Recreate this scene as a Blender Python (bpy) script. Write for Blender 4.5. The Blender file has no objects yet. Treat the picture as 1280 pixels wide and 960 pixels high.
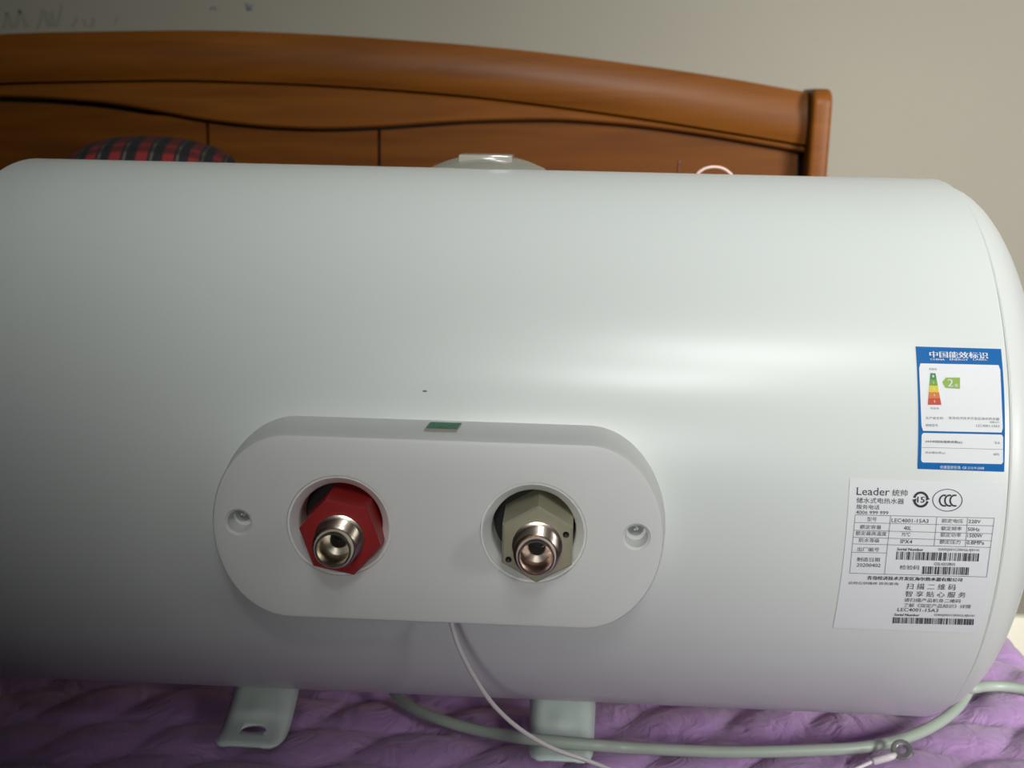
import bpy, bmesh, math, random
import numpy as np
from mathutils import Vector, Matrix

# ------------------------------------------------------------------ camera, world, light
SC = bpy.context.scene
COL = SC.collection
FPX = 1502.13
CAM = Vector((0.0868, -0.7749, 0.2128))
PIT, YAW, ROL = 0.22817, 0.0478, 0.02057
_f = Vector((-math.sin(YAW)*math.cos(PIT), math.cos(YAW)*math.cos(PIT), -math.sin(PIT)))
_r0 = Vector((math.cos(YAW), math.sin(YAW), 0))
_u0 = _r0.cross(_f)
_r = math.cos(ROL)*_r0 + math.sin(ROL)*_u0
_u = -math.sin(ROL)*_r0 + math.cos(ROL)*_u0
cd = bpy.data.cameras.new('camera')
cd.sensor_width = 36.0
cd.lens = FPX/1280*36.0
cd.clip_start = 0.01
cd.dof.use_dof = True
cd.dof.focus_distance = 0.62
cd.dof.aperture_fstop = 15.0
cam = bpy.data.objects.new('camera', cd)
COL.objects.link(cam)
m = Matrix.Identity(4)
for i, v in enumerate((_r, _u, -_f)):
    m[0][i], m[1][i], m[2][i] = v
m.translation = CAM
cam.matrix_world = m
SC.camera = cam

w = bpy.data.worlds.new('world')
SC.world = w
w.use_nodes = True
w.node_tree.nodes['Background'].inputs[0].default_value = (0.95, 1.0, 0.97, 1)
w.node_tree.nodes['Background'].inputs[1].default_value = 0.004

def area(name, loc, target, sx, sy, power, col, spread=180):
    l = bpy.data.lights.new(name, 'AREA')
    l.shape = 'RECTANGLE'; l.size = sx; l.size_y = sy
    l.energy = power; l.color = col; l.spread = math.radians(spread)
    o = bpy.data.objects.new(name, l); COL.objects.link(o)
    o.location = loc
    o.rotation_euler = (Vector(target)-Vector(loc)).to_track_quat('-Z', 'Y').to_euler()
    return o
def lamp(name, loc, target, power, col, cone, blend, radius):
    l = bpy.data.lights.new(name, 'SPOT')
    l.energy = power; l.color = col; l.spot_size = math.radians(cone); l.spot_blend = blend; l.shadow_soft_size = radius
    o = bpy.data.objects.new(name, l); COL.objects.link(o)
    o.location = loc
    o.rotation_euler = (Vector(target)-Vector(loc)).to_track_quat('-Z', 'Y').to_euler()
    return o
# added soft spots out of view, placed and powered to shape the brightness falloff
lamp('added_spot_high', (0.50, -1.4, 1.80), (0.34, 0.18, 0.45), 120, (0.97, 1.0, 0.98), 34, 1.0, 0.30)  # added unseen spot for the highlight along the tank
lamp('added_spot_front', (0.10, -2.1, 0.52), (0.31, 0.0, 0.01), 66, (0.99, 1.0, 0.98), 24, 1.0, 0.30)  # added unseen spot to brighten the pipe cover from in front
lamp('added_spot_upper_left', (0.30, -1.9, 1.65), (0.06, 0.1, 0.84), 255, (0.96, 1.0, 0.97), 44, 1.0, 0.28)  # added unseen spot for the upper left of tank and background
lamp('added_spot_low_right', (1.55, -1.15, 0.40), (0.80, 0.20, -0.08), 185, (1.0, 0.995, 0.97), 54, 1.0, 0.26)  # added unseen spot, low, for the right of the bed
lamp('added_spot_right_wall', (1.75, -0.9, 0.9), (0.95, 0.9, 0.3), 380, (1.0, 0.99, 0.97), 50, 1.0, 0.26)  # added unseen spot to brighten the right end of the wall

SC.view_settings.view_transform = 'Standard'
SC.view_settings.look = 'None'
SC.view_settings.exposure = 0.04
SC.view_settings.gamma = 1.0
SC.view_settings.use_curve_mapping = False

# ------------------------------------------------------------------ helpers
def ray(u, v):
    return _f + _r*((u-640)/FPX) - _u*((v-480)/FPX)
def at(u, v, ax, val):
    "point on the plane coordinate[ax] = val that the photograph shows at u, v"
    d = ray(u, v)
    return CAM + d*((val-CAM[ax])/d[ax])
R = 0.1726
def on_tank(u, v, rr=R):
    d = ray(u, v)
    a = d.y**2+d.z**2; b = CAM.y*d.y+CAM.z*d.z; c = CAM.y**2+CAM.z**2-rr**2
    t = (-b-math.sqrt(max(b*b-a*c, 0)))/a
    p = CAM+d*t
    return p.x, math.atan2(-p.z, -p.y)        # axial position, angle (positive downwards)
def cyl(x, a, rr):
    return (x, -rr*math.cos(a), -rr*math.sin(a))

def mesh_obj(name, verts, faces, mat=None, parent=None, smooth=False, loc=None):
    me = bpy.data.meshes.new(name)
    me.from_pydata([tuple(v) for v in verts], [], faces)
    me.validate()
    bm = bmesh.new(); bm.from_mesh(me)
    bmesh.ops.recalc_face_normals(bm, faces=bm.faces)
    bm.to_mesh(me); bm.free()
    return finish(name, me, mat, parent, smooth)
def finish(name, me, mat, parent, smooth):
    if mat: me.materials.append(mat)
    if smooth:
        for p in me.polygons: p.use_smooth = True
        if smooth is not True:
            me.set_sharp_from_angle(angle=math.radians(smooth))
    o = bpy.data.objects.new(name, me)
    COL.objects.link(o)
    if parent: o.parent = parent
    return o
def bm_obj(name, bm, mat=None, parent=None, smooth=False):
    bmesh.ops.recalc_face_normals(bm, faces=bm.faces)
    me = bpy.data.meshes.new(name)
    bm.to_mesh(me); bm.free()
    return finish(name, me, mat, parent, smooth)
def empty(name, loc, label, cat, group=None):
    o = bpy.data.objects.new(name, None); COL.objects.link(o)
    o.location = loc
    o.empty_display_size = 0.05
    tag(o, label, cat, group)
    return o
def tag(o, label=None, cat=None, group=None, kind=None):
    if label: o['label'] = label
    if cat: o['category'] = cat
    if group: o['group'] = group
    if kind: o['kind'] = kind
    return o
def adopt(parent):
    "keep children (built in world coordinates) in place under an Empty that is off the origin"
    bpy.context.view_layer.update()
    inv = Matrix.Translation(parent.location).inverted()
    for c in COL.objects:
        if c.parent == parent:
            c.matrix_parent_inverse = inv

def bevel_box(lo, hi, bev=0.004, seg=3):
    bm = bmesh.new()
    bmesh.ops.create_cube(bm, size=1)
    for v in bm.verts:
        v.co = Vector([lo[i]+(v.co[i]+.5)*(hi[i]-lo[i]) for i in range(3)])
    if bev:
        bmesh.ops.bevel(bm, geom=list(bm.edges), offset=bev, segments=seg, affect='EDGES', profile=0.5)
    return bm
def lathe_x(prof, n=192, closed=False):
    "surface of revolution about the X axis; prof = [(x, r)...]"
    V, F = [], []
    for (x, r) in prof:
        for k in range(n):
            a = 2*math.pi*k/n
            V.append(cyl(x, a, max(r, 1e-5)))
    for i in range(len(prof)-1):
        for k in range(n):
            k2 = (k+1) % n
            F.append((i*n+k, i*n+k2, (i+1)*n+k2, (i+1)*n+k))
    return V, F
def lathe_dir(prof, c, axis, n=48, up=(0, 0, 1)):
    "revolution about 'axis' through c; prof = [(distance along axis, r)...]"
    ax = Vector(axis).normalized(); e1 = Vector(up).cross(ax).normalized(); e2 = ax.cross(e1)
    V, F = [], []
    for (d, r) in prof:
        for k in range(n):
            a = 2*math.pi*k/n
            V.append(Vector(c)+ax*d+e1*(r*math.cos(a))+e2*(r*math.sin(a)))
    for i in range(len(prof)-1):
        for k in range(n):
            k2 = (k+1) % n
            F.append((i*n+k, i*n+k2, (i+1)*n+k2, (i+1)*n+k))
    return V, F
def smooth_path(pts, sub=10):
    P = [Vector(p) for p in pts]
    P = [2*P[0]-P[1]]+P+[2*P[-1]-P[-2]]
    out = []
    for i in range(1, len(P)-2):
        for s in range(sub):
            t = s/sub
            a, b, c, d = P[i-1], P[i], P[i+1], P[i+2]
            out.append(.5*((2*b)+(-a+c)*t+(2*a-5*b+4*c-d)*t*t+(-a+3*b-3*c+d)*t**3))
    out.append(P[-2])
    return out
def tube(path, r, n=12):
    V, F = [], []
    nrm = None
    for i, p in enumerate(path):
        t = (path[min(i+1, len(path)-1)]-path[max(i-1, 0)]).normalized()
        if nrm is None:
            nrm = t.orthogonal().normalized()
        nrm = (nrm - t*nrm.dot(t)).normalized()
        b = t.cross(nrm)
        rr = r(i/(len(path)-1)) if callable(r) else r
        for k in range(n):
            a = 2*math.pi*k/n
            V.append(p+nrm*(rr*math.cos(a))+b*(rr*math.sin(a)))
    for i in range(len(path)-1):
        for k in range(n):
            k2 = (k+1) % n
            F.append((i*n+k, i*n+k2, (i+1)*n+k2, (i+1)*n+k))
    F.append(tuple(range(n))); F.append(tuple(range((len(path)-1)*n, len(path)*n)))
    return V, F

# ------------------------------------------------------------------ materials
def mat(name, col, rough=0.5, metal=0.0, coat=0.0, spec=0.5, sheen=0.0, bump=None, vary=None, trans=0.0, coat_rough=0.1):
    M = bpy.data.materials.new(name); M.use_nodes = True
    nt = M.node_tree; b = nt.nodes['Principled BSDF']
    b.inputs['Base Color'].default_value = (*col, 1)
    b.inputs['Roughness'].default_value = rough
    b.inputs['Metallic'].default_value = metal
    b.inputs['Coat Weight'].default_value = coat
    b.inputs['Coat Roughness'].default_value = coat_rough
    b.inputs['Specular IOR Level'].default_value = spec
    b.inputs['Sheen Weight'].default_value = sheen
    b.inputs['Transmission Weight'].default_value = trans
    tc = nt.nodes.new('ShaderNodeTexCoord')
    if vary:
        scale, amt = vary
        n = nt.nodes.new('ShaderNodeTexNoise'); n.inputs['Scale'].default_value = scale; n.inputs['Detail'].default_value = 6
        nt.links.new(tc.outputs['Object'], n.inputs['Vector'])
        cr = nt.nodes.new('ShaderNodeValToRGB')
        cr.color_ramp.elements[0].position = .3; cr.color_ramp.elements[1].position = .7
        cr.color_ramp.elements[0].color = (*[c*(1-amt) for c in col], 1)
        cr.color_ramp.elements[1].color = (*[min(1, c*(1+amt)) for c in col], 1)
        nt.links.new(n.outputs['Fac'], cr.inputs['Fac']); nt.links.new(cr.outputs['Color'], b.inputs['Base Color'])
    if bump:
        scale, st, dist = bump
        n = nt.nodes.new('ShaderNodeTexNoise'); n.inputs['Scale'].default_value = scale; n.inputs['Detail'].default_value = 4
        nt.links.new(tc.outputs['Object'], n.inputs['Vector'])
        bp = nt.nodes.new('ShaderNodeBump'); bp.inputs['Strength'].default_value = st; bp.inputs['Distance'].default_value = dist
        nt.links.new(n.outputs['Fac'], bp.inputs['Height']); nt.links.new(bp.outputs['Normal'], b.inputs['Normal'])
    return M
def wood(name, c1, c2, rough=0.46, rot=(0, 0, 0)):
    M = bpy.data.materials.new(name); M.use_nodes = True
    nt = M.node_tree; b = nt.nodes['Principled BSDF']
    tc = nt.nodes.new('ShaderNodeTexCoord'); mp = nt.nodes.new('ShaderNodeMapping')
    mp.inputs['Scale'].default_value = (1.2, 14, 14); mp.inputs['Rotation'].default_value = rot
    n = nt.nodes.new('ShaderNodeTexNoise'); n.inputs['Scale'].default_value = 3.5; n.inputs['Detail'].default_value = 8; n.inputs['Distortion'].default_value = 0.6
    cr = nt.nodes.new('ShaderNodeValToRGB')
    cr.color_ramp.elements[0].position = .3; cr.color_ramp.elements[1].position = .72
    cr.color_ramp.elements[0].color = (*c1, 1); cr.color_ramp.elements[1].color = (*c2, 1)
    nt.links.new(tc.outputs['Object'], mp.inputs['Vector']); nt.links.new(mp.outputs['Vector'], n.inputs['Vector'])
    nt.links.new(n.outputs['Fac'], cr.inputs['Fac']); nt.links.new(cr.outputs['Color'], b.inputs['Base Color'])
    b.inputs['Roughness'].default_value = rough
    b.inputs['Coat Weight'].default_value = 0.05; b.inputs['Specular IOR Level'].default_value = 0.09; b.inputs['Coat Roughness'].default_value = 0.3
    return M
M_ENAMEL = mat('white_enamel', (0.81, 0.84, 0.815), rough=0.34, coat=0.25, coat_rough=0.2)
M_CAP = mat('white_cap_plastic', (0.78, 0.80, 0.77), rough=0.38)
M_COVER = mat('white_cover_plastic', (0.90, 0.90, 0.88), rough=0.42)
M_BRACKET = mat('pale_green_white_enamel', (0.66, 0.76, 0.70), rough=0.3, coat=0.2)
M_PANEL = mat('grey_translucent_plastic', (0.30, 0.285, 0.235), rough=0.25, coat=0.4)
M_CLEAR = mat('clear_plastic_window', (0.36, 0.34, 0.29), rough=0.12, coat=0.8)
M_RED = mat('red_plastic', (0.40, 0.022, 0.022), rough=0.42)
M_BEIGE = mat('beige_plastic', (0.42, 0.39, 0.28), rough=0.42)
M_STEEL = mat('warm_plated_steel', (0.80, 0.72, 0.60), rough=0.27, metal=1.0)
M_STEELR = mat('rosy_plated_steel', (0.84, 0.70, 0.62), rough=0.25, metal=1.0)
M_SCREW = mat('zinc_screw', (0.55, 0.58, 0.56), rough=0.3, metal=0.6)
M_DARK = mat('void_shade_black', (0.012, 0.012, 0.012), rough=0.7)  # black stands in for shade inside the openings and bores
M_HOLE = mat('black_pin', (0.01, 0.01, 0.01), rough=0.5)
M_PAPER = mat('label_paper', (0.87, 0.88, 0.90), rough=0.4)
M_INK = mat('black_ink', (0.03, 0.03, 0.04), rough=0.5)
M_GREYINK = mat('grey_ink', (0.16, 0.16, 0.18), rough=0.5)
M_BLUE = mat('label_blue', (0.0, 0.14, 0.44), rough=0.4, spec=0.2)
M_WINK = mat('white_ink', (0.80, 0.86, 0.92), rough=0.4)
M_GREENST = mat('green_sticker', (0.02, 0.20, 0.10), rough=0.4, vary=(300, .35))
M_CREAM = mat('cream_sticker_edge', (0.55, 0.50, 0.42), rough=0.5)
M_CORD = mat('grey_green_cable', (0.36, 0.42, 0.35), rough=0.42)
M_WIRE = mat('white_wire', (0.75, 0.70, 0.70), rough=0.4)
M_LUG = mat('dull_grey_lug', (0.30, 0.32, 0.29), rough=0.35, metal=0.7)
M_WALL = mat('warm_grey_wall', (0.142, 0.130, 0.102), rough=0.85, bump=(60, .15, .003), vary=(2.5, .04))
M_FLOOR = mat('beige_floor', (0.45, 0.42, 0.32), rough=0.5, vary=(6, .08))
M_BASE = mat('pale_baseboard', (0.58, 0.56, 0.46), rough=0.5)
M_WOOD = wood('orange_brown_wood', (0.066, 0.0195, 0.0018), (0.108, 0.035, 0.0036))
M_WOODV = wood('orange_brown_wood_upright', (0.085, 0.025, 0.0028), (0.12, 0.039, 0.005), rot=(0, math.pi/2, 0))
M_WOODP = wood('shaded_red_brown_panel', (0.054, 0.0155, 0.0014), (0.086, 0.0265, 0.0024))  # rail wood made redder, with the apron's shade put into the colour
M_GAP = mat('gap_shade_black', (0.010, 0.006, 0.004), rough=0.8)  # near-black colour stands in for shade in the headboard gaps
M_SCRIB = mat('faint_green_grey_crayon', (0.118, 0.114, 0.088), rough=0.9)
M_SCRIB2 = mat('faint_blue_ink', (0.08, 0.086, 0.09), rough=0.9)

def quilt_mat():
    M = mat('purple_satin', (0.45, 0.27, 0.52), rough=0.42, sheen=0.25, vary=(9, .08))
    nt = M.node_tree; b = nt.nodes['Principled BSDF']
    tc = nt.nodes.new('ShaderNodeTexCoord')
    n1 = nt.nodes.new('ShaderNodeTexNoise'); n1.inputs['Scale'].default_value = 45; n1.inputs['Detail'].default_value = 5; n1.inputs['Distortion'].default_value = 1.5
    nt.links.new(tc.outputs['Object'], n1.inputs['Vector'])
    bp = nt.nodes.new('ShaderNodeBump'); bp.inputs['Strength'].default_value = .8; bp.inputs['Distance'].default_value = .004
    nt.links.new(n1.outputs['Fac'], bp.inputs['Height']); nt.links.new(bp.outputs['Normal'], b.inputs['Normal'])
    return M
M_QUILT = quilt_mat()
def plaid_mat():
    M = bpy.data.materials.new('red_black_plaid'); M.use_nodes = True
    nt = M.node_tree; b = nt.nodes['Principled BSDF']
    b.inputs['Roughness'].default_value = 0.85
    uv = nt.nodes.new('ShaderNodeUVMap')
    sp = nt.nodes.new('ShaderNodeSeparateXYZ'); nt.links.new(uv.outputs['UV'], sp.inputs[0])
    def stripes(sock, scale, stops):
        mu = nt.nodes.new('ShaderNodeMath'); mu.operation = 'MULTIPLY'; mu.inputs[1].default_value = scale
        fr = nt.nodes.new('ShaderNodeMath'); fr.operation = 'FRACT'
        nt.links.new(sock, mu.inputs[0]); nt.links.new(mu.outputs[0], fr.inputs[0])
        cr = nt.nodes.new('ShaderNodeValToRGB'); cr.color_ramp.interpolation = 'CONSTANT'
        els = cr.color_ramp.elements
        while len(els) < len(stops): els.new(0.5)
        for e, (p, c) in zip(els, stops): e.position = p; e.color = (*c, 1)
        nt.links.new(fr.outputs[0], cr.inputs['Fac'])
        return cr
    a = stripes(sp.outputs[0], 8, [(0, (.006, .004, .006)), (.24, (.17, .008, .008)), (.66, (.006, .004, .006)), (.78, (.09, .08, .07)), (.85, (.006, .005, .006))])
    c = stripes(sp.outputs[1], 9, [(0, (1, 1, 1)), (.55, (.10, .08, .09)), (.72, (.6, .75, .7)), (.80, (.1, .08, .09))])
    mx = nt.nodes.new('ShaderNodeMix'); mx.data_type = 'RGBA'; mx.blend_type = 'MULTIPLY'; mx.inputs[0].default_value = .75
    nt.links.new(a.outputs['Color'], mx.inputs[6]); nt.links.new(c.outputs['Color'], mx.inputs[7])
    nt.links.new(mx.outputs[2], b.inputs['Base Color'])
    return M
M_PLAID = plaid_mat()

# ------------------------------------------------------------------ the room
BED = -0.205
YH = 0.90            # front face of the headboard
YW = 0.985           # wall behind the bed
FLOOR = -0.63
def slab(name, lo, hi, mt, **k):
    return tag(bm_obj(name, bevel_box(lo, hi, 0), mt), kind='structure', **k)
wall_back = slab('wall_back', (-2.2, YW, FLOOR), (2.3, YW+.1, 2.1), M_WALL)
wall_right = slab('wall_right', (2.3, -3.2, FLOOR), (2.4, YW+.1, 2.1), M_WALL)
floor = slab('floor', (-2.2, -3.2, FLOOR-.05), (2.4, YW+.1, FLOOR), M_FLOOR)
ceiling = slab('ceiling', (-2.2, -3.2, 2.1), (2.4, YW+.1, 2.2), M_WALL)
base = slab('baseboard_back', (-2.2, YW-.012, FLOOR), (2.3, YW, FLOOR+.095), M_BASE)

# faint crayon strokes on the wall
def stroke(name, px, wdt, mt):
    P = smooth_path([at(u, v, 1, YW-.0005) for u, v in px], 5)
    V, F = [], []
    for i, p in enumerate(P):
        t = (P[min(i+1, len(P)-1)]-P[max(i-1, 0)]).normalized()
        n = Vector((-t.z, 0, t.x))*wdt*.5
        V += [p+n, p-n]
    for i in range(len(P)-1): F.append((2*i, 2*i+1, 2*i+3, 2*i+2))
    o = mesh_obj(name, V, F, mt, wall_back)
    return o
for (u0, v0, u1, v1, wd) in ((4, 36, 8, 15, .004), (9, 15, 14, 35, .006), (24, 13, 19, 35, .005), (25, 12, 33, 34, .006), (53, 12, 47, 36, .004), (55, 14, 61, 33, .007), (64, 15, 66, 33, .007),
                             (77, 6, 70, 34, .004), (96, 22, 90, 33, .004), (104, 24, 106, 33, .004), (117, 22, 114, 33, .005), (146, 20, 144, 30, .004)):
    stroke('crayon_scribble', [(u0, v0), ((u0+u1)/2+.6, (v0+v1)/2), (u1, v1)], wd, M_SCRIB)
stroke('crayon_scribble', [(262, 12), (267, 9), (270, 13)], .003, M_SCRIB2)
stroke('crayon_scribble', [(308, 4), (310, 12), (312, 9)], .005, M_SCRIB2)
stroke('crayon_scribble', [(314, 5), (314, 13)], .003, M_SCRIB2)

# ------------------------------------------------------------------ bed
def interp(pts, x):
    xs = [p[0] for p in pts]; ys = [p[1] for p in pts]
    # smooth (monotone-free) cubic through samples
    i = max(0, min(len(xs)-2, int(np.searchsorted(xs, x))-1))
    def sl(k):
        if k <= 0: return (ys[1]-ys[0])/(xs[1]-xs[0])
        if k >= len(xs)-1: return (ys[-1]-ys[-2])/(xs[-1]-xs[-2])
        return (ys[k+1]-ys[k-1])/(xs[k+1]-xs[k-1])
    h = xs[i+1]-xs[i]; t = (x-xs[i])/h
    return ((2*t**3-3*t*t+1)*ys[i]+(t**3-2*t*t+t)*h*sl(i)+(-2*t**3+3*t*t)*ys[i+1]+(t**3-t*t)*h*sl(i+1))
def curve_px(px):
    return [(p.x, p.z) for p in (at(u, v, 1, YH) for u, v in px)]
TOP = curve_px([(-500, 122), (-300, 82), (-120, 52), (0, 42.5), (130, 39), (270, 38), (400, 43), (520, 51), (606, 58), (700, 68), (812, 83), (900, 96), (1008, 115)])
GRV = curve_px([(-500, 190), (-300, 152), (-120, 113), (0, 104), (120, 101), (230, 100), (330, 103), (400, 106), (520, 114), (634, 125), (785, 145), (900, 163), (1008, 181)])
WAV = curve_px([(-500, 200), (-300, 168), (-150, 130), (-60, 121), (0, 121), (60, 123), (130, 129), (200, 140), (257, 150), (330, 158), (400, 161), (470, 159), (560, 153), (650, 150), (709, 150.5), (800, 158), (900, 172), (1008, 191)])
XR_POST0 = at(1007, 160, 1, YH).x
XR_POST1 = at(1033, 160, 1, YH).x
XL_POST1 = at(-495, 160, 1, YH).x
bed = empty('bed_headboard', (-0.2, YH+.03, FLOOR), 'glossy orange-brown wooden headboard with an arched top against the wall', 'headboard')
# convex arched rail
xs = np.linspace(XL_POST1, XR_POST0, 90)
sec = []
for k in range(15):
    t = k/14
    sec.append((t, -0.020*math.sin(math.pi*(0.10+0.60*t))))
V, F = [], []
for x in xs:
    zt, zg = interp(TOP, x), interp(GRV, x)
    row = [(x, YH+.06, zt-.004), (x, YH+.03, zt+.001)]
    for t, dy in sec:
        row.append((x, YH+.010+dy, zt+(zg-zt)*t))
    row.append((x, YH+.012, zg)); row.append((x, YH+.06, zg))
    V += row
n = len(sec)+4
for i in range(len(xs)-1):
    for k in range(n):
        F.append((i*n+k, i*n+(k+1) % n, (i+1)*n+(k+1) % n, (i+1)*n+k))
F.append(tuple(range(n))); F.append(tuple(range((len(xs)-1)*n, len(xs)*n)))
mesh_obj('top_rail', V, F, M_WOOD, bed, smooth=40)
# wavy apron under the rail
V, F = [], []
for x in xs:
    zg, zw = interp(GRV, x)-.0025, interp(WAV, x)
    zw = min(zw, zg-.004)
    V += [(x, YH+.06, zg), (x, YH+.001, zg), (x, YH-.002, zg-.003), (x, YH-.002, zw+.003), (x, YH+.001, zw), (x, YH+.06, zw)]
for i in range(len(xs)-1):
    for k in range(6):
        F.append((i*6+k, i*6+(k+1) % 6, (i+1)*6+(k+1) % 6, (i+1)*6+k))
F.append(tuple(range(6))); F.append(tuple(range((len(xs)-1)*6, len(xs)*6)))
mesh_obj('wavy_apron', V, F, M_WOOD, bed, smooth=35)
# infill panels, top following the wave with a dark shadow gap
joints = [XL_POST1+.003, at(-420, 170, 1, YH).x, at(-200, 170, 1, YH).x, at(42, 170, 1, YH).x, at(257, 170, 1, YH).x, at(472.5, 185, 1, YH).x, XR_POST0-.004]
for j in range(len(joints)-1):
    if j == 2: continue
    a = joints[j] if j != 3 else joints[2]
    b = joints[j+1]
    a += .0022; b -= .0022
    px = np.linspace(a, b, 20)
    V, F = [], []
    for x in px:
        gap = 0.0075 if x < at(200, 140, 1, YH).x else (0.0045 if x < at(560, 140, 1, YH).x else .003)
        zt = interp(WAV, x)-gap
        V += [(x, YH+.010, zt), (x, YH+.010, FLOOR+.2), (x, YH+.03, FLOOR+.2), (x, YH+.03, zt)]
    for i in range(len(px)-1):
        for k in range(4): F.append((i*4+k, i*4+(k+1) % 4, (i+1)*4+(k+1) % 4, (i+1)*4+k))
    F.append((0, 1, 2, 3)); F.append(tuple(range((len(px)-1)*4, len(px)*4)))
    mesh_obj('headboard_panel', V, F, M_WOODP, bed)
bm_obj('backing_board', bevel_box((XL_POST1, YH+.032, FLOOR+.2), (XR_POST0, YH+.045, 0.20), 0), M_GAP, bed)
ztop = at(1020, 111, 1, YH).z
for (a, b, dz) in ((XR_POST0+.0015, XR_POST1, 0), (XL_POST1-(XR_POST1-XR_POST0), XL_POST1-.0015, .0)):
    bm = bevel_box((a, YH-.032, FLOOR), (b, YH+.062, ztop+dz), 0)
    e_top = [e for e in bm.edges if all(v.co.z > ztop-.01 for v in e.verts) and all(v.co.y < YH for v in e.verts)]
    bmesh.ops.bevel(bm, geom=e_top, offset=.022, segments=6, affect='EDGES', profile=.5)
    bmesh.ops.bevel(bm, geom=[e for e in bm.edges if e.calc_face_angle(0) > .9], offset=.006, segments=3, affect='EDGES', profile=.5)
    bm_obj('post', bm, M_WOODV, bed, smooth=40)
BXL, BXR = XL_POST1-.0, 0.474
adopt(bed)

# quilted mattress cover
def quilt():
    step = .005
    X = np.arange(BXL+.005, BXR+1e-6, step); Y = np.arange(-1.09, YH-.034, step)
    gx, gy = np.meshgrid(X, Y, indexing='ij')
    th = math.radians(24)
    u = gx*math.cos(th)+gy*math.sin(th); v = -gx*math.sin(th)+gy*math.cos(th)
    v = v+.006*np.sin(u*17+1)+.004*np.sin(u*41)
    u = u+.008*np.sin(v*29)
    s, A, lam = .026, .0098, .125
    k0 = np.floor(v/s)
    best = np.zeros_like(v)
    for dk in (-1, 0, 1):
        k = k0+dk
        sg = np.where(np.mod(k, 2) == 0, 1., -1.)
        lo = k*s+A*sg*np.sin(2*np.pi*u/lam); hi = (k+1)*s-A*sg*np.sin(2*np.pi*u/lam)
        t = (v-lo)/np.maximum(hi-lo, 1e-5)
        ins = (t >= 0) & (t <= 1)
        h = np.sqrt(np.clip(4*t*(1-t), 0, 1))*np.clip((hi-lo)/.035, 0, 1.2)
        best = np.where(ins, h, best)
    rng = np.random.RandomState(3)
    ns = np.zeros_like(gx)
    for i in range(14):
        a = rng.uniform(0, 2*np.pi); fq = rng.uniform(25, 90)
        ns += np.sin(fq*(gx*np.cos(a)+gy*np.sin(a))+rng.uniform(0, 6))/14
    z = BED-.0095+.0066*best+.0030*ns
    # rounded edges falling to the sides
    ed = np.minimum(np.minimum(BXR-gx, gx-BXL), gy+1.095)
    z -= .02*np.clip(1-ed/.03, 0, 1)**2
    nx, ny = len(X), len(Y)
    V = np.stack([gx, gy, z], -1).reshape(-1, 3).tolist()
    idx = np.arange(nx*ny).reshape(nx, ny)
    F = np.stack([idx[:-1, :-1], idx[1:, :-1], idx[1:, 1:], idx[:-1, 1:]], -1).reshape(-1, 4).tolist()
    # skirt
    ring = list(idx[:, 0])+list(idx[-1, 1:])+list(idx[-2::-1, -1])+list(idx[0, -2:0:-1])
    ring = [int(i) for i in ring]
    b0 = len(V)
    for i in ring: V.append([V[i][0], V[i][1], FLOOR+.002])
    L = len(ring)
    for i in range(L):
        j = (i+1) % L
        F.append([ring[i], b0+i, b0+j, ring[j]])
    F.append([b0+i for i in range(L)])
    me = bpy.data.meshes.new('quilted_bedspread'); me.from_pydata(V, [], F)
    return finish('quilted_bedspread', me, M_QUILT, None, True)
q = quilt()
tag(q, 'purple satin quilted bedspread with wavy stitched puffs under the water heater', 'bedspread')

# ------------------------------------------------------------------ plaid cushion behind the heater
def cushion():
    top = at(160, 172, 1, 0.70)
    W, H, T = .138, (top.z-BED-.005)/2, .075
    c = Vector((top.x, .70, BED+.005+H))
    nu, nv = 40, 40
    V, F, UV = [], [], []
    for side in (-1, 1):
        for i in range(nu+1):
            for j in range(nv+1):
                s, t = -1+2*i/nu, -1+2*j/nv
                # rounded-square outline with a domed top edge
                x = s*W*(1-.20*max(t, 0)**2*abs(s)**1.5)
                z = t*H*(1-.16*abs(s)**2.2*(1 if t > 0 else .25))
                d = max(0, (1-s**4)*(1-t**4))**.5*T
                V.append((c.x+x, c.y+side*d+.16*(t+1)*.5*.5, c.z+z)); UV.append((s*.5+.5+.04*t, t*.5+.5))
    N = (nu+1)*(nv+1)
    for sd in range(2):
        for i in range(nu):
            for j in range(nv):
                a = sd*N+i*(nv+1)+j
                F.append((a, a+nv+1, a+nv+2, a+1))
    me = bpy.data.meshes.new('plaid_cushion'); me.from_pydata(V, [], F)
    ul = me.uv_layers.new(name='UVMap')
    for lp in me.loops: ul.data[lp.index].uv = UV[lp.vertex_index]
    bm = bmesh.new(); bm.from_mesh(me)
    bmesh.ops.remove_doubles(bm, verts=bm.verts, dist=1e-5)
    bmesh.ops.recalc_face_normals(bm, faces=bm.faces)
    bm.to_mesh(me); bm.free()
    o = finish('plaid_cushion', me, M_PLAID, None, True)
    return tag(o, 'red and black plaid cushion standing behind the white water heater', 'cushion')
cushion()

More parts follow.
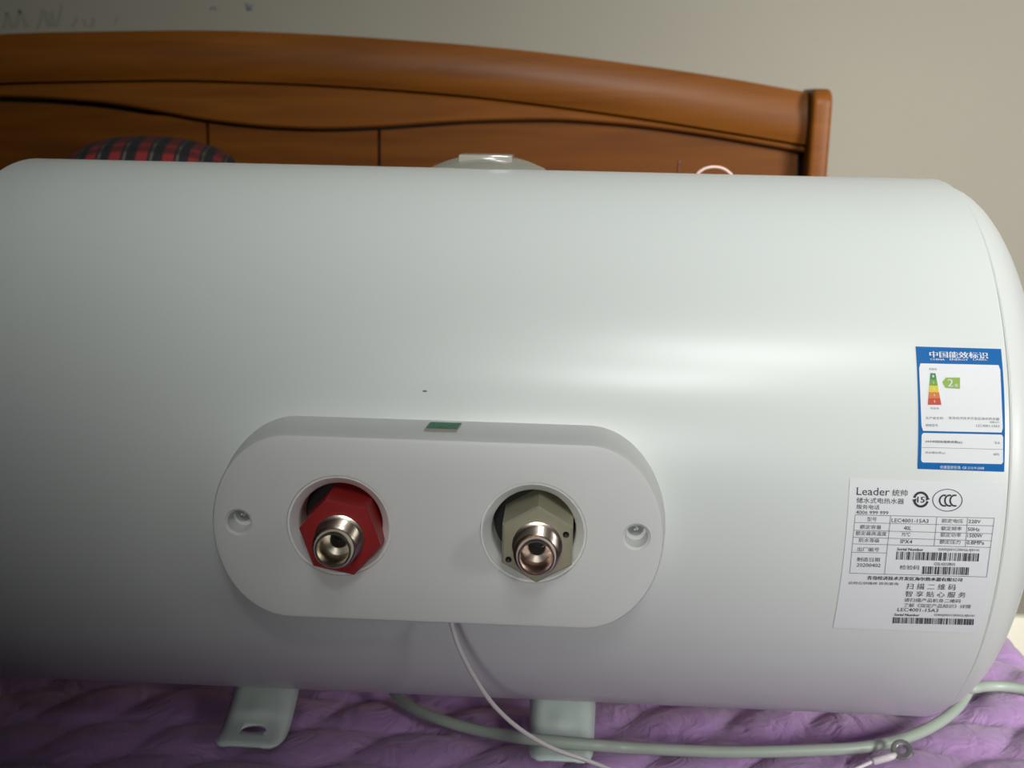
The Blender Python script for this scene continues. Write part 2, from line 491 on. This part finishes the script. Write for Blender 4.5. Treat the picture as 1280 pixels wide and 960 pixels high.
# thin pale cord arching up behind the heater
pth = [(0.235, .30, BED+.004), (0.236, .30, .05)]
for u, v in ((862, 250), (868, 224), (877, 213), (888, 209), (900, 209.5), (910, 214.5), (917, 224), (921, 250)):
    pth.append(at(u, v, 1, .30))
pth += [(0.292, .30, .03), (0.293, .30, BED+.004)]
pth[0] = (pth[2].x-.006, .30, BED+.004); pth[1] = (pth[2].x-.004, .30, .04)
pth[-2] = (pth[-3].x+.004, .30, .04); pth[-1] = (pth[-3].x+.006, .30, BED+.004)
V, F = tube(smooth_path(pth, 8), .0013, 8)
M_PINK = mat('pale_pink_cord', (.62, .44, .38), rough=.5)
tag(mesh_obj('thin_cord', V, F, M_PINK, None, True), 'thin pale pink cord arching up behind the water heater', 'cord')
V, F = tube(smooth_path([at(848, 222, 1, .32)+Vector((0, 0, -.30)), at(848, 222, 1, .32)+Vector((0, 0, -.1)), at(848, 214, 1, .32), at(849, 206, 1, .32), at(851.5, 202, 1, .32)], 6), .0012, 8)
V = [v if v[2] > BED+.004 else Vector((v[0], v[1], BED+.004)) for v in V]
tag(mesh_obj('cord_end', V, F, mat('dull_red_cord', (.10, .028, .012), rough=.5), None, True), 'short dull red cord end sticking up behind the water heater', 'cord')

# ------------------------------------------------------------------ water heater
XR, XL = 0.3157, -0.2674
heater = empty('water_heater', (0.024, 0, BED), 'large white cylindrical electric water heater lying on its back on the purple quilt', 'water heater')
# painted shell with rolled rims
prof = [(XL+.0006, R-.010), (XL+.0002, R-.0015), (XL+.0008, R-.0004), (XL+.002, R)]
prof += [(XL+.002+(XR-XL-.004)*k/12, R) for k in range(1, 13)]
prof += [(XR-.0008, R-.0004), (XR-.0002, R-.0015), (XR-.0006, R-.010)]
V, F = lathe_x(prof, 256)
mesh_obj('tank_shell', V, F, M_ENAMEL, heater, smooth=40)
# domed end caps
def end_cap(xe, s):
    D, rc = 0.047, R-.0036
    pr = [(xe+s*.0012, R-.012), (xe+s*.0012, rc-.0006), (xe+s*.0020, rc)]
    for k in range(1, 29):
        a = math.pi/2*k/28
        pr.append((xe+s*(.0020+D*math.sin(a)**1.05), rc*(math.cos(a)**.9 if k < 28 else 0)))
    V, F = lathe_x(pr, 160)
    return mesh_obj('end_cap', V, F, M_CAP, heater, smooth=40)
end_cap(XR, 1); end_cap(XL, -1)

# round control panel on the top with a clear window
pc = at(604, 212, 1, -.015)
cx = pc.x
V, F = lathe_dir([(0.160, .0415), (0.1715, .0405), (0.1745, .037), (0.1785, .027), (0.1806, .0195), (0.1812, .010), (0.1815, .0005)], (cx, .034, -.0022), (0, 0, 1), 64, up=(0, 1, 0))
panel = mesh_obj('control_panel', V, F, M_PANEL, heater, smooth=30)
bm = bevel_box((cx-.0185, .014, .168), (cx+.0165, .056, .1808), .0012, 2)
bm_obj('display_window', bm, M_CLEAR, panel, smooth=40)

# pipe cover on the side that faces the viewer
XP, PF = 0.0215, 0.1945
def outline(hw, hz, rx, n=24):
    P = []
    for sx, sz, a0 in ((1, 1, 0), (-1, 1, 90), (-1, -1, 180), (1, -1, 270)):
        for k in range(n+1):
            a = math.radians(a0+90*k/n)
            P.append((XP+sx*(hw-rx)+rx*math.cos(a), hz*math.sin(a)-.002))
    return P
def cover():
    bm = bmesh.new()
    n = 24
    rings = []
    for (off, y) in ((0.0022, None), (0.0020, 'a'), (0.0006, 'b'), (0, -(PF-.0022)), (-.0008, -(PF-.0007)), (-.0028, -PF)):
        P = outline(.1165+off, .0500+off, .040+off*.8, n)
        vs = []
        for x, z in P:
            yc = -math.sqrt(R*R-z*z)
            if y is None: yy = yc+.002
            elif y == 'a': yy = yc-.004
            elif y == 'b': yy = .25*yc-.75*(PF-.0022)
            else: yy = y
            vs.append(bm.verts.new((x, yy, z)))
        rings.append(vs)
    L = len(rings[0])
    for a, b in zip(rings, rings[1:]):
        for i in range(L):
            j = (i+1) % L
            try: bm.faces.new((a[i], a[j], b[j], b[i]))
            except ValueError: pass
    edges = []
    front = rings[-1]
    for i in range(L): edges.append(bm.edges.get((front[i], front[(i+1) % L])))
    def hole(hx, hzv, prof, m):
        prev = None
        for (d, r) in prof:
            cur = [bm.verts.new((hx+r*math.cos(2*math.pi*k/m), -PF+d, hzv+r*math.sin(2*math.pi*k/m))) for k in range(m)]
            if prev is None:
                for k in range(m): edges.append(bm.edges.new((cur[k], cur[(k+1) % m])))
            else:
                for k in range(m):
                    bm.faces.new((prev[k], prev[(k+1) % m], cur[(k+1) % m], cur[k]))
            prev = cur
        return prev
    for hx in (XP-.05, XP+.05):
        hole(hx, 0, [(0, .0274), (.0016, .0270), (.0016, .0264), (.0007, .0258), (.0040, .0224), (.0050, .0218), (.0090, .0216), (.021, .0216)], 64)
    for hx in (XP-.1025, XP+.1025):
        last = hole(hx, 0, [(0, .0073), (.0006, .0068), (.0011, .0060), (.011, .0054)], 32)
        bm.faces.new(last)
    bmesh.ops.triangle_fill(bm, edges=[e for e in edges if e], use_beauty=True)
    return bm_obj('pipe_cover', bm, M_COVER, heater, smooth=40)
cov = cover()
for hx in (XP-.1025, XP+.1025):
    V, F = lathe_dir([(-.0008, .0001), (.0, .0012), (.0008, .0016), (.0006, .0036), (-.001, .0042)], (hx, -PF+.0092, .0012), (0, -1, 0), 24)
    s = mesh_obj('cover_screw', [(v[0], v[1], v[2]) for v in V], F, M_SCREW, cov, smooth=40)
V, F = [], []
for i in range(13):
    for j in range(3):
        a0 = at(531.5+(41.5)*i/12, 527+11*j/2, 2, .0535)
        zz = .0524+.0
        V.append((a0.x, -.1705-.0125*(j/2), 0.0567-.0034*(j/2)))
for i in range(12):
    for j in range(2):
        a = i*3+j; F.append((a, a+3, a+4, a+1))
def skin_strip(name, x0, x1, t0, t1, shear, mt, parent, eps):
    "a sticker lying on the sloping top wall of the pipe cover (t from the rear rim 0 to the front lip 1)"
    V, F = [], []
    za, zb = .0500, .0486
    ya, yb = -math.sqrt(R*R-za*za)-.004, .25*-math.sqrt(R*R-zb*zb)-.75*(PF-.0022)
    nrm = Vector((0, -(za-zb), -(yb-ya))).normalized()
    if nrm.z < 0: nrm = -nrm
    for i in range(9):
        for j in range(3):
            t = t0+(t1-t0)*j/2
            p = Vector((x0+(x1-x0)*i/8+shear*(1-j/2), ya+(yb-ya)*t, za+(zb-za)*t))+nrm*eps
            V.append(p)
    for i in range(8):
        for j in range(2):
            a = i*3+j; F.append((a, a+3, a+4, a+1))
    return mesh_obj(name, V, F, mt, parent)
sxa, sxb = at(532, 538, 1, -.18).x, at(571, 538, 1, -.18).x
tag(skin_strip('sticker_backing', sxa-.0008, sxb+.0002, .06, .86, .0016, M_CREAM, cov, .0004))
tag(skin_strip('green_sticker', sxa, sxb, .08, .62, .0016, M_GREENST, cov, .0007), 'small green inspection sticker')

# black disc as painted shade behind each opening + plastic hex nut + threaded stub
def fitting(hx, hz, rot, hex_r, name, mt, msteel, pin, lab, labs):
    V, F = lathe_dir([(0, .0001), (0, .0238)], (hx, -.1738, 0), (0, -1, 0), 48)
    mesh_obj('recess_shade_disc', V, F, M_DARK, heater)
    bm = bmesh.new()
    f0, f1 = -.1735, -(PF+.0105)
    r0 = []
    for (y, r) in ((f0, hex_r), (f1+.0012, hex_r), (f1, hex_r-.0012), (f1, .0085), (f1+.012, .0085)):
        r0.append([bm.verts.new((hx+r*math.cos(rot+math.pi/3*k), y, hz+r*math.sin(rot+math.pi/3*k))) for k in range(6)])
    for a, b in zip(r0, r0[1:]):
        for k in range(6): bm.faces.new((a[k], a[(k+1) % 6], b[(k+1) % 6], b[k]))
    nut = bm_obj(name, bm, mt, heater)
    tag(nut, lab)
    # threaded stub: flange, thread ridges, chamfered mouth, bore
    pr = [(-.002, .0128), (.0012, .0126), (.0016, .0112)]
    d = .0022
    while d < .0118:
        pr += [(d, .0103), (d+.0007, .0113), (d+.0011, .0113), (d+.0018, .0103)]
        d += .0019
    pr += [(.0128, .0100), (.0170, .0096), (.0178, .0091), (.0178, .0081), (.0170, .0078), (.004, .0076), (.0025, .0045), (-.015, .0043), (-.015, .0001)]
    V, F = lathe_dir(pr, (hx, f1, hz), (0, -1, 0), 48)
    st = mesh_obj('threaded_stub', V, F, msteel, nut, smooth=30)
    tag(st, labs)
    V, F = lathe_dir([(-.008, .0001), (-.008, .0042)], (hx, f1, hz), (0, -1, 0), 24)
    mesh_obj('bore', V, F, M_DARK, nut)  # black disc paints in the shade deep in the bore
    for (dx, dz) in pin:
        V, F = lathe_dir([(0, .0001), (.0004, .0016), (-.002, .0017)], (hx+dx, f1, hz+dz), (0, -1, 0), 16)
        mesh_obj('vent_hole', V, F, M_HOLE, nut)
def px_at(u, v): 
    p = at(u, v, 1, -(PF+.0105)); return p.x, p.z
hx, hz = px_at(424.5, 672.5)
fitting(hx, hz, math.radians(-11), .0213, 'hot_water_nut', M_RED, M_STEEL, [], 'red plastic hexagonal nut', 'plated threaded hot water outlet')
hx, hz = px_at(671.5, 681.5)
fitting(hx, hz, math.radians(30), .0205, 'cold_water_nut', M_BEIGE, M_STEELR, [(.0143, .0062), (-.0143, -.0082)], 'beige plastic hexagonal nut with two black pin holes', 'plated threaded cold water inlet')

# paint chip on the shell
x, a = on_tank(531, 489)
V = [cyl(x+.0013*math.cos(t), a+.0005*math.sin(t)/R, R+.0003) for t in np.linspace(0, 2*math.pi, 10, endpoint=False)]
mesh_obj('paint_chip', V, [tuple(range(10))], M_GREYINK, heater)

# mounting brackets under the tank
def bracket(p_lo, p_hi, xb0, xb1):
    # strip: cross section a shallow channel; path from under the tank out to the front, bending down on to the quilt
    path = [(.060, -.1740), (.020, -.1745), (-.006, -.1765), (-.020, -.1830), (-.036, -.1915), (-.050, -.1965), (-.077, -.1975)]
    path = smooth_path([(0, y, z) for y, z in path], 5)
    m = len(path)
    V, F = [], []
    nx = 13
    bm = bmesh.new()
    rows = []
    for i, p in enumerate(path):
        t = i/(m-1)
        x0 = p_lo+(xb0-p_lo)*t; x1 = p_hi+(xb1-p_hi)*t
        if t > .9:
            k = (t-.9)/.1; ins = .005*(1-math.sqrt(max(0, 1-k*k)))
            x0 += ins; x1 -= ins
        tg = (path[min(i+1, m-1)]-path[max(i-1, 0)]).normalized(); nn = Vector((0, tg.z, -tg.y))
        if nn.z < 0: nn = -nn
        row = []
        for k in range(nx):
            s = k/(nx-1)
            x = x0+(x1-x0)*s
            lift = 0
            if k in (0, nx-1): lift = -(.0085-.0045*t)*min(1, (1-t)/.12+.08)
            elif k in (1, nx-2): lift = -.0006
            if k == 0: x -= .0022*(1-t*.6)
            if k == nx-1: x += .0060*(1-t*.7)
            lift += .0022*math.exp(-((s-.5)/.2)**2-((p.y+.038)/.008)**2)
            row.append(bm.verts.new((x, p.y+nn.y*lift, p.z+nn.z*lift)))
        rows.append(row)
    faces = []
    for i in range(m-1):
        for k in range(nx-1):
            faces.append(bm.faces.new((rows[i][k], rows[i][k+1], rows[i+1][k+1], rows[i+1][k])))
    return bm, (xb0+xb1)/2
def bracket_obj(px_rear, px_front):
    a0 = at(px_rear[0], 866, 2, -.180).x; a1 = at(px_rear[1], 866, 2, -.180).x
    b0 = at(px_front[0], 940, 2, -.199).x; b1 = at(px_front[1], 940, 2, -.199).x
    bm, xc = bracket(a0, a1, b0, b1)
    # oval bolt hole cut in the flat front
    hy = -.0600
    hole_v = []
    kill = [f for f in bm.faces if abs(f.calc_center_median().x-xc) < .0085 and -.068 < f.calc_center_median().y < -.052]
    if kill:
        bnd = {}
        for f in kill:
            for e in f.edges: bnd[e] = bnd.get(e, 0)+1
        be = [e for e, c in bnd.items() if c == 1]
        bmesh.ops.delete(bm, geom=kill, context='FACES_ONLY')
        be = [e for e in be if e.is_valid]
        loose = [e for e in bm.edges if not e.link_faces]
        bmesh.ops.delete(bm, geom=loose, context='EDGES')
        be = [e for e in be if e.is_valid]
        bvs = {v for e in be for v in e.verts}
        cxm = sum(v.co.x for v in bvs)/len(bvs); cym = sum(v.co.y for v in bvs)/len(bvs)
        zz = sum(v.co.z for v in bvs)/len(bvs)
        # rounded inner rim
        N = 20
        rim = [bm.verts.new((cxm+.0085*math.cos(2*math.pi*k/N), cym+(.0052+.0012*math.sin(2*math.pi*k/N))*math.sin(2*math.pi*k/N), zz+.0002)) for k in range(N)]
        re = [bm.edges.new((rim[k], rim[(k+1) % N])) for k in range(N)]
        bmesh.ops.triangle_fill(bm, edges=be+re, use_beauty=True)
    for f in bm.faces: f.smooth = True
    o = bm_obj('mounting_bracket', bm, M_BRACKET, heater, smooth=50)
    sm = o.modifiers.new('thick', 'SOLIDIFY'); sm.thickness = .0018; sm.offset = -1
    tag(o, 'pale green-white metal mounting bracket with bolt hole')
    return o
bracket_obj((289, 352), (263, 343))
bracket_obj((668, 735), (664, 736))

# ------------------------------------------------------------------ printing on the labels
def text_mesh(s):
    c = bpy.data.curves.new('t', 'FONT'); c.body = s; c.resolution_u = 2
    o = bpy.data.objects.new('t', c); COL.objects.link(o)
    bpy.context.view_layer.update()
    dg = bpy.context.evaluated_depsgraph_get()
    ev = o.evaluated_get(dg); me = ev.to_mesh()
    V = [tuple(v.co) for v in me.vertices]; F = [tuple(p.vertices) for p in me.polygons]
    ev.to_mesh_clear(); bpy.data.objects.remove(o); bpy.data.curves.remove(c)
    return V, F
class Print:
    "collects ink that lies on the tank surface; coordinates are label pixels (crop origin ox, oy and scale k)"
    def __init__(s, ox, oy, k, slope, lift):
        s.ox, s.oy, s.k, s.slope, s.lift = ox, oy, k, slope, lift
        s.V, s.F = [], []
    def sa(s, x, y): return on_tank(s.ox+x/s.k, s.oy+y/s.k)
    def text(s, body, x0, x1, y0, y1, bold=0):
        "x0..x1 at mid height, y0 top and y1 bottom measured at x0"
        V, F = text_mesh(body)
        if not V: return
        bx0 = min(v[0] for v in V); bx1 = max(v[0] for v in V); by0 = min(v[1] for v in V); by1 = max(v[1] for v in V)
        ym = (y0+y1)/2
        XA, _ = s.sa(x0, ym); XB, _ = s.sa(x1, ym+s.slope*(x1-x0))
        _, a0 = s.sa(x0, y0); _, a1 = s.sa(x0, y1)
        _, b0 = s.sa(x1, y0+s.slope*(x1-x0)); _, b1 = s.sa(x1, y1+s.slope*(x1-x0))
        sh = s.sa(x0, y0)[0]-s.sa(x0, y1)[0]
        for ox in ([0] if not bold else [-bold, bold]):
            o = len(s.V)
            for v in V:
                p = (v[0]-bx0)/(bx1-bx0+1e-9); q = 1-(v[1]-by0)/(by1-by0+1e-9)
                a = (a0+(a1-a0)*q)*(1-p)+(b0+(b1-b0)*q)*p
                s.V.append(cyl(XA+(XB-XA)*p+ox, a, R+s.lift))
            s.F += [tuple(i+o for i in f) for f in F]
    def poly(s, pts, lift=None):
        o = len(s.V)
        for x, y in pts:
            X, a = s.sa(x, y); s.V.append(cyl(X, a, R+(lift or s.lift)))
        s.F.append(tuple(range(o, o+len(pts))))
    def line(s, p, q, wd, n=8):
        p, q = Vector(p), Vector(q); d = (q-p).normalized(); nr = Vector((-d.y, d.x))*wd/2
        for i in range(n):
            a, b = p.lerp(q, i/n), p.lerp(q, (i+1)/n)
            s.poly([a+nr, b+nr, b-nr, a-nr])
    def rect(s, x0, y0, x1, y1, n=8):
        "filled band, rows split so that it follows the curve; y measured at x0"
        for i in range(n):
            ya, yb = y0+(y1-y0)*i/n, y0+(y1-y0)*(i+1)/n
            sl = s.slope*(x1-x0)
            s.poly([(x0, ya), (x1, ya+sl), (x1, yb+sl), (x0, yb)])
    def ring(s, cx, cy, rx, ry, wd, a0=0, a1=360, n=36):
        for i in range(n):
            t0, t1 = math.radians(a0+(a1-a0)*i/n), math.radians(a0+(a1-a0)*(i+1)/n)
            s.poly([(cx+rx*math.cos(t0), cy+ry*math.sin(t0)), (cx+rx*math.cos(t1), cy+ry*math.sin(t1)),
                    (cx+(rx-wd)*math.cos(t1), cy+(ry-wd)*math.sin(t1)), (cx+(rx-wd)*math.cos(t0), cy+(ry-wd)*math.sin(t0))])
    def build(s, name, mt, parent, label=None):
        me = bpy.data.meshes.new(name); me.from_pydata(s.V, [], s.F)
        o = finish(name, me, mt, parent, False)
        if label: o['label'] = label
        return o
def sheet(name, x0, x1, a0, a1, mt, parent, lift, n=24, lean=0.0, thick=.0002):
    V, F = [], []
    for i in range(n+1):
        a = a0+(a1-a0)*i/n
        for (x, rr) in ((x0, R+lift-thick), (x0, R+lift), (x1, R+lift), (x1, R+lift-thick)):
            V.append(cyl(x, a, rr))
    for i in range(n):
        for k in range(3): F.append((i*4+k, i*4+k+1, i*4+k+5, i*4+k+4))
    return mesh_obj(name, V, F, mt, parent)

# rating label --------------------------------------------------------------
rl = sheet('rating_label', .2342, .3116, -.1618, .3497, M_PAPER, heater, .00035)
tag(rl, 'white rating plate label with table, bar codes and certification marks')
K7 = (1030, 590, 4.572, .0225)
def P7(l=.0006): return Print(*K7, l)
p = P7()
p.text('Leader', 186, 374, 86, 130)
p.text('统帅', 388, 476, 98, 136)
p.text('储水式电热水器', 184, 456, 144, 176)
p.text('服务电话', 184, 316, 184, 210)
p.text('4006 999 999', 182, 366, 218, 238)
rows = [('型号', 'LEC4001-15A3', '额定电压', '220V'), ('额定容量', '40L', '额定频率', '50Hz'),
        ('额定最高温度', '75℃', '额定功率', '1500W'), ('防水等级', 'IPX4', '额定压力', '0.8MPa')]
c1 = [(245, 300), (205, 326), (180, 356), (200, 316)]
c2 = [(385, 596), (455, 498), (443, 492), (437, 503)]
c3 = [(672, 794), (668, 786), (664, 782), (660, 778)]
c4 = [(824, 894), (820, 888), (818, 904), (814, 914)]
for i, r in enumerate(rows):
    y = 255+44*i-(4*i if i > 1 else 0)
    p.text(r[0], *c1[i], y, y+24)
    p.text(r[1], *c2[i], y+8, y+30)
    p.text(r[2], *c3[i], y+9, y+33)
    p.text(r[3], *c4[i], y+15, y+36)
p.text('出厂编号', 190, 314, 426, 450)
p.text('制造日期', 188, 318, 484, 508)
p.text('20200402', 186, 322, 518, 538)
p.text('Serial Number', 418, 566, 430, 446, bold=.00006)
p.text('GA0SJ001C0S0GL4J0141', 652, 884, 432, 450)
p.text('GSL4202B05', 628, 748, 514, 530)
p.text('检验码', 432, 544, 528, 554)
p.text('青岛经济技术开发区海尔热水器有限公司', 246, 788, 590, 612, bold=.00008)
p.text('此码仅供维修 防伪查询', 138, 424, 622, 638)
p.text('扫 描 二 维 码', 470, 752, 632, 666)
p.text('智 享 贴 心 服 务', 464, 810, 676, 708)
p.text('请扫描产品机身二维码', 458, 780, 716, 738)
p.text('了解《指定产品知识》详情', 454, 838, 746, 768)
p.text('LEC4001-15A3', 420, 652, 772, 792)
p.text('Serial Number', 402, 544, 804, 818, bold=.00006)
p.text('GA0SJ001C0S0GL4J0141', 628, 858, 806, 822)
p.build('printed_text', M_INK, rl)
t = P7()
LW = 2.6
TL, TR, BL, BR = (178, 243), (972, 262), (146, 575), (928, 597)
t.line(TL, TR, LW); t.line(BL, BR, LW); t.line(TL, BL, LW, 16); t.line(TR, BR, LW, 16)
def ly(f): return (178+(146-178)*f, 243+332*f), (972+(928-972)*f, 262+335*f)
for f in (.131, .264, .385):
    a, b = ly(f); t.line(a, b, LW)
a, b = ly(.497); t.line(a, b, LW)
a, b = ly(.640); t.line(a, (358, a[1]+4.6), LW)
t.line((380, 247), (345, 580), LW, 16)
t.line((644, 254), (628, 418), LW); t.line((820, 258), (806, 424), LW)
t.build('table_lines', M_GREYINK, rl)
rnd = random.Random(5)
def barcode(x0, x1, y0, y1, nb):
    b = P7()
    wts = [rnd.choice((1, 1, 2, 3)) for _ in range(nb*2)]
    tot = sum(wts); x = x0
    lean = (y1-y0)*-.09
    for i, wv in enumerate(wts):
        dx = (x1-x0)*wv/tot
        if i % 2 == 0:
            s0 = K7[3]*(x-x0); s1 = K7[3]*(x+dx-x0)
            for j in range(2):
                ya, yb = y0+(y1-y0)*j/2, y0+(y1-y0)*(j+1)/2
                la, lb = lean*j/2, lean*(j+1)/2
                b.poly([(x+la, ya+s0), (x+dx+la, ya+s1), (x+dx+lb, yb+s1), (x+lb, yb+s0)])
        x += dx
    b.build('barcode', M_INK, rl)
barcode(414, 888, 452, 498, 52)
barcode(562, 832, 536, 580, 32)
barcode(394, 860, 826, 860, 52)
mk = P7()
mk.ring(552, 156, 45, 46, 13, 14, 176, 24); mk.ring(552, 156, 45, 46, 13, 194, 356, 24)
mk.poly([(502, 158), (528, 150), (520, 176)]); mk.poly([(604, 154), (578, 162), (586, 138)])
mk.text('15', 532, 573, 140, 173, bold=.0001)
mk.build('recycling_mark', M_INK, rl)
mk = P7()
mk.ring(704, 160, 86, 64, 4, n=56)
for dx in (0, 30, 60):
    mk.ring(686+dx, 162, 31, 35, 9, 70, 290, 20)
mk.build('certification_mark', M_INK, rl)

# energy label ----------------------------------------------------------------
el = sheet('energy_label', .2685, .3125, -.5715, -.1968, M_BLUE, heater, .00035)
tag(el, 'blue bordered energy efficiency label with coloured grade scale')
K6 = (1130, 420, 5.333, .022)
def P6(l=.0008): return Print(*K6, l)
def panel6(x0, y0, x1, y1, xb0, xb1, r=10):
    b = Print(*K6, .00055)
    n = 14
    for i in range(n):
        f0, f1 = i/n, (i+1)/n
        def pt(f, right):
            y = y0+(y1-y0)*f
            x = (x1+(xb1-x1)*f) if right else (x0+(xb0-x0)*f)
            e = min(y-y0, y1-y)
            ins = r-math.sqrt(max(0, r*r-(r-min(e, r))**2))
            x += -ins if right else ins
            return (x, y+K6[3]*((x-x0)))
        b.poly([pt(f0, 0), pt(f0, 1), pt(f1, 1), pt(f1, 0)])
    return b.build('white_panel', M_PAPER, el)
panel6(98, 184, 638, 632, 116, 658)
panel6(116, 646, 658, 842, 112, 658)
p = P6()
p.text('中国能效标识', 168, 556, 104, 146, bold=.00016)
p.text('CHINA', 172, 268, 152, 164, bold=.00005); p.text('ENERGY', 302, 424, 153, 165, bold=.00005); p.text('LABEL', 458, 552, 153, 165, bold=.00005)
p.build('title_text', M_WINK, el)
p = P6()
p.text('依据国家标准: GB 21519-2008', 238, 530, 862, 884)
p.build('standard_text', M_WINK, el)
p = P6()
p.text('耗能低', 164, 216, 216, 230); p.text('耗能高', 174, 230, 476, 490)
p.text('生产者名称:', 142, 262, 538, 556); p.text('青岛经济技术开发区海尔热水器', 294, 632, 538, 556)
p.text('有限公司', 568, 630, 568, 582)
p.text('规格型号:', 142, 228, 586, 604); p.text('LEC4001-15A3', 478, 632, 590, 606)
p.text('24小时固有能耗系数(ε)', 140, 384, 694, 714, bold=.00005); p.text('0.6', 602, 634, 702, 720)
p.text('热水输出率(μ)', 140, 272, 768, 786); p.text('60%', 594, 632, 780, 796)
p.line((116, 742), (658, 756), 2.2)
p.build('printed_text', M_GREYINK, el)
cols = [('dark_green', (.05, .24, .06)), ('green', (.16, .36, .03)), ('yellow', (.75, .62, .03)), ('orange', (.72, .20, .03)), ('red', (.60, .06, .03))]
ys = [250, 292, 332, 376, 416, 460]
for i, (nm, c) in enumerate(cols):
    b = P6()
    w0 = 17+5.6*i; w1 = 17+5.6*(i+1)
    xc0 = 190+(i)*2.2; xc1 = xc0+2.2
    b.poly([(xc0-w0, ys[i]), (xc0+w0, ys[i]+1), (xc1+w1, ys[i+1]+1), (xc1-w1, ys[i+1])])
    band = b.build('grade_band', mat('grade_'+nm, c, rough=.4), el)
b = P6(.0010)
for i in range(5):
    b.text(str(i+1), 186+2.3*i, 196+2.3*i, (ys[i]+ys[i+1])/2-7, (ys[i]+ys[i+1])/2+7)
b.build('grade_numbers', M_WINK, el)
b = P6()
b.poly([(252, 310), (276, 279), (370, 280), (370, 354), (276, 348)])
b.build('grade_arrow', mat('arrow_green', (.30, .46, .06), rough=.4), el)
b = P6(.0010)
b.text('2', 288, 324, 290, 340, bold=.0001); b.text('级', 334, 356, 320, 342)
b.build('grade_text', M_WINK, el)
adopt(heater)

# ------------------------------------------------------------------ cables on the bed
RC = .0040
def bedp(u, v, z=BED+RC+.0005): return at(u, v, 2, z)
pts = [bedp(488, 858), bedp(505, 878), bedp(540, 896), bedp(590, 911), bedp(630, 919, BED+RC+.004), bedp(664, 924, -.1945+RC), bedp(738, 931, -.1945+RC), bedp(775, 934, BED+RC+.003), bedp(830, 937), bedp(920, 940), bedp(1010, 938), bedp(1080, 934), bedp(1130, 923), bedp(1165, 908), bedp(1192, 889), bedp(1208, 868), bedp(1216, 850), bedp(1218, 832), bedp(1208, 818), bedp(1192, 820), bedp(1186, 838), bedp(1194, 854), bedp(1212, 860, BED+RC+.007), bedp(1232, 858, BED+RC+.002), bedp(1255, 858), bedp(1290, 863), bedp(1340, 876)]
V, F = tube(smooth_path(pts, 10), RC, 14)
tag(mesh_obj('power_cord', V, F, M_CORD, None, True), 'thick grey-green power cord running along the front of the heater', 'power cord')

gw = empty('grounding_wire', (0.1, -.12, BED), 'thin white grounding wire hanging from the pipe cover with a ring terminal at its end', 'wire')
ring_c = bedp(1127, 937, BED+.0105)
s_end = bedp(1116, 945, BED+.010); s_start = bedp(1090, 952, BED+.006)
pts = [at(563, 772, 1, -.176), at(566, 785, 1, -.178), at(575, 812, 1, -.178), at(592, 845, 1, -.172), at(616, 880, 1, -.165), at(648, 910, 1, -.158), at(690, 935, 1, -.148), at(735, 951, 1, -.140), at(790, 972, 1, -.140), at(850, 988, 2, BED+.003), at(930, 1000, 2, BED+.003), at(1010, 990, 2, BED+.003), at(1060, 966, 2, BED+.003), s_start, s_start.lerp(s_end, .4)]
V, F = tube(smooth_path(pts, 8), .00135, 8)
mesh_obj('wire', V, F, M_WIRE, gw, True)
V, F = tube([s_start, s_start.lerp(s_end, .1), s_start.lerp(s_end, .8), s_end, s_end.lerp(ring_c, .25)], lambda t: (.0019, .0026, .0026, .0022, .0016)[min(4, int(t*4.01))], 12)
tag(mesh_obj('crimp_sleeve', V, F, M_WIRE, gw, True), 'white crimp sleeve')
nrm = (CAM-ring_c).normalized().lerp(Vector((.1, .1, 1)).normalized(), .35).normalized()
e1 = nrm.orthogonal().normalized(); e2 = nrm.cross(e1)
V, F = [], []
N = 28
for k in range(N):
    a = 2*math.pi*k/N; d = e1*math.cos(a)+e2*math.sin(a)
    for (rr, h) in ((.0032, -.0007), (.0032, .0007), (.0036, .0010), (.0064, .0010), (.0068, .0006), (.0068, -.0007)):
        V.append(ring_c+d*rr+nrm*h)
for k in range(N):
    for j in range(6): F.append((k*6+j, k*6+(j+1) % 6, ((k+1) % N)*6+(j+1) % 6, ((k+1) % N)*6+j))
tag(mesh_obj('ring_terminal', V, F, M_LUG, gw, smooth=40), 'dull grey metal ring terminal')
adopt(gw)
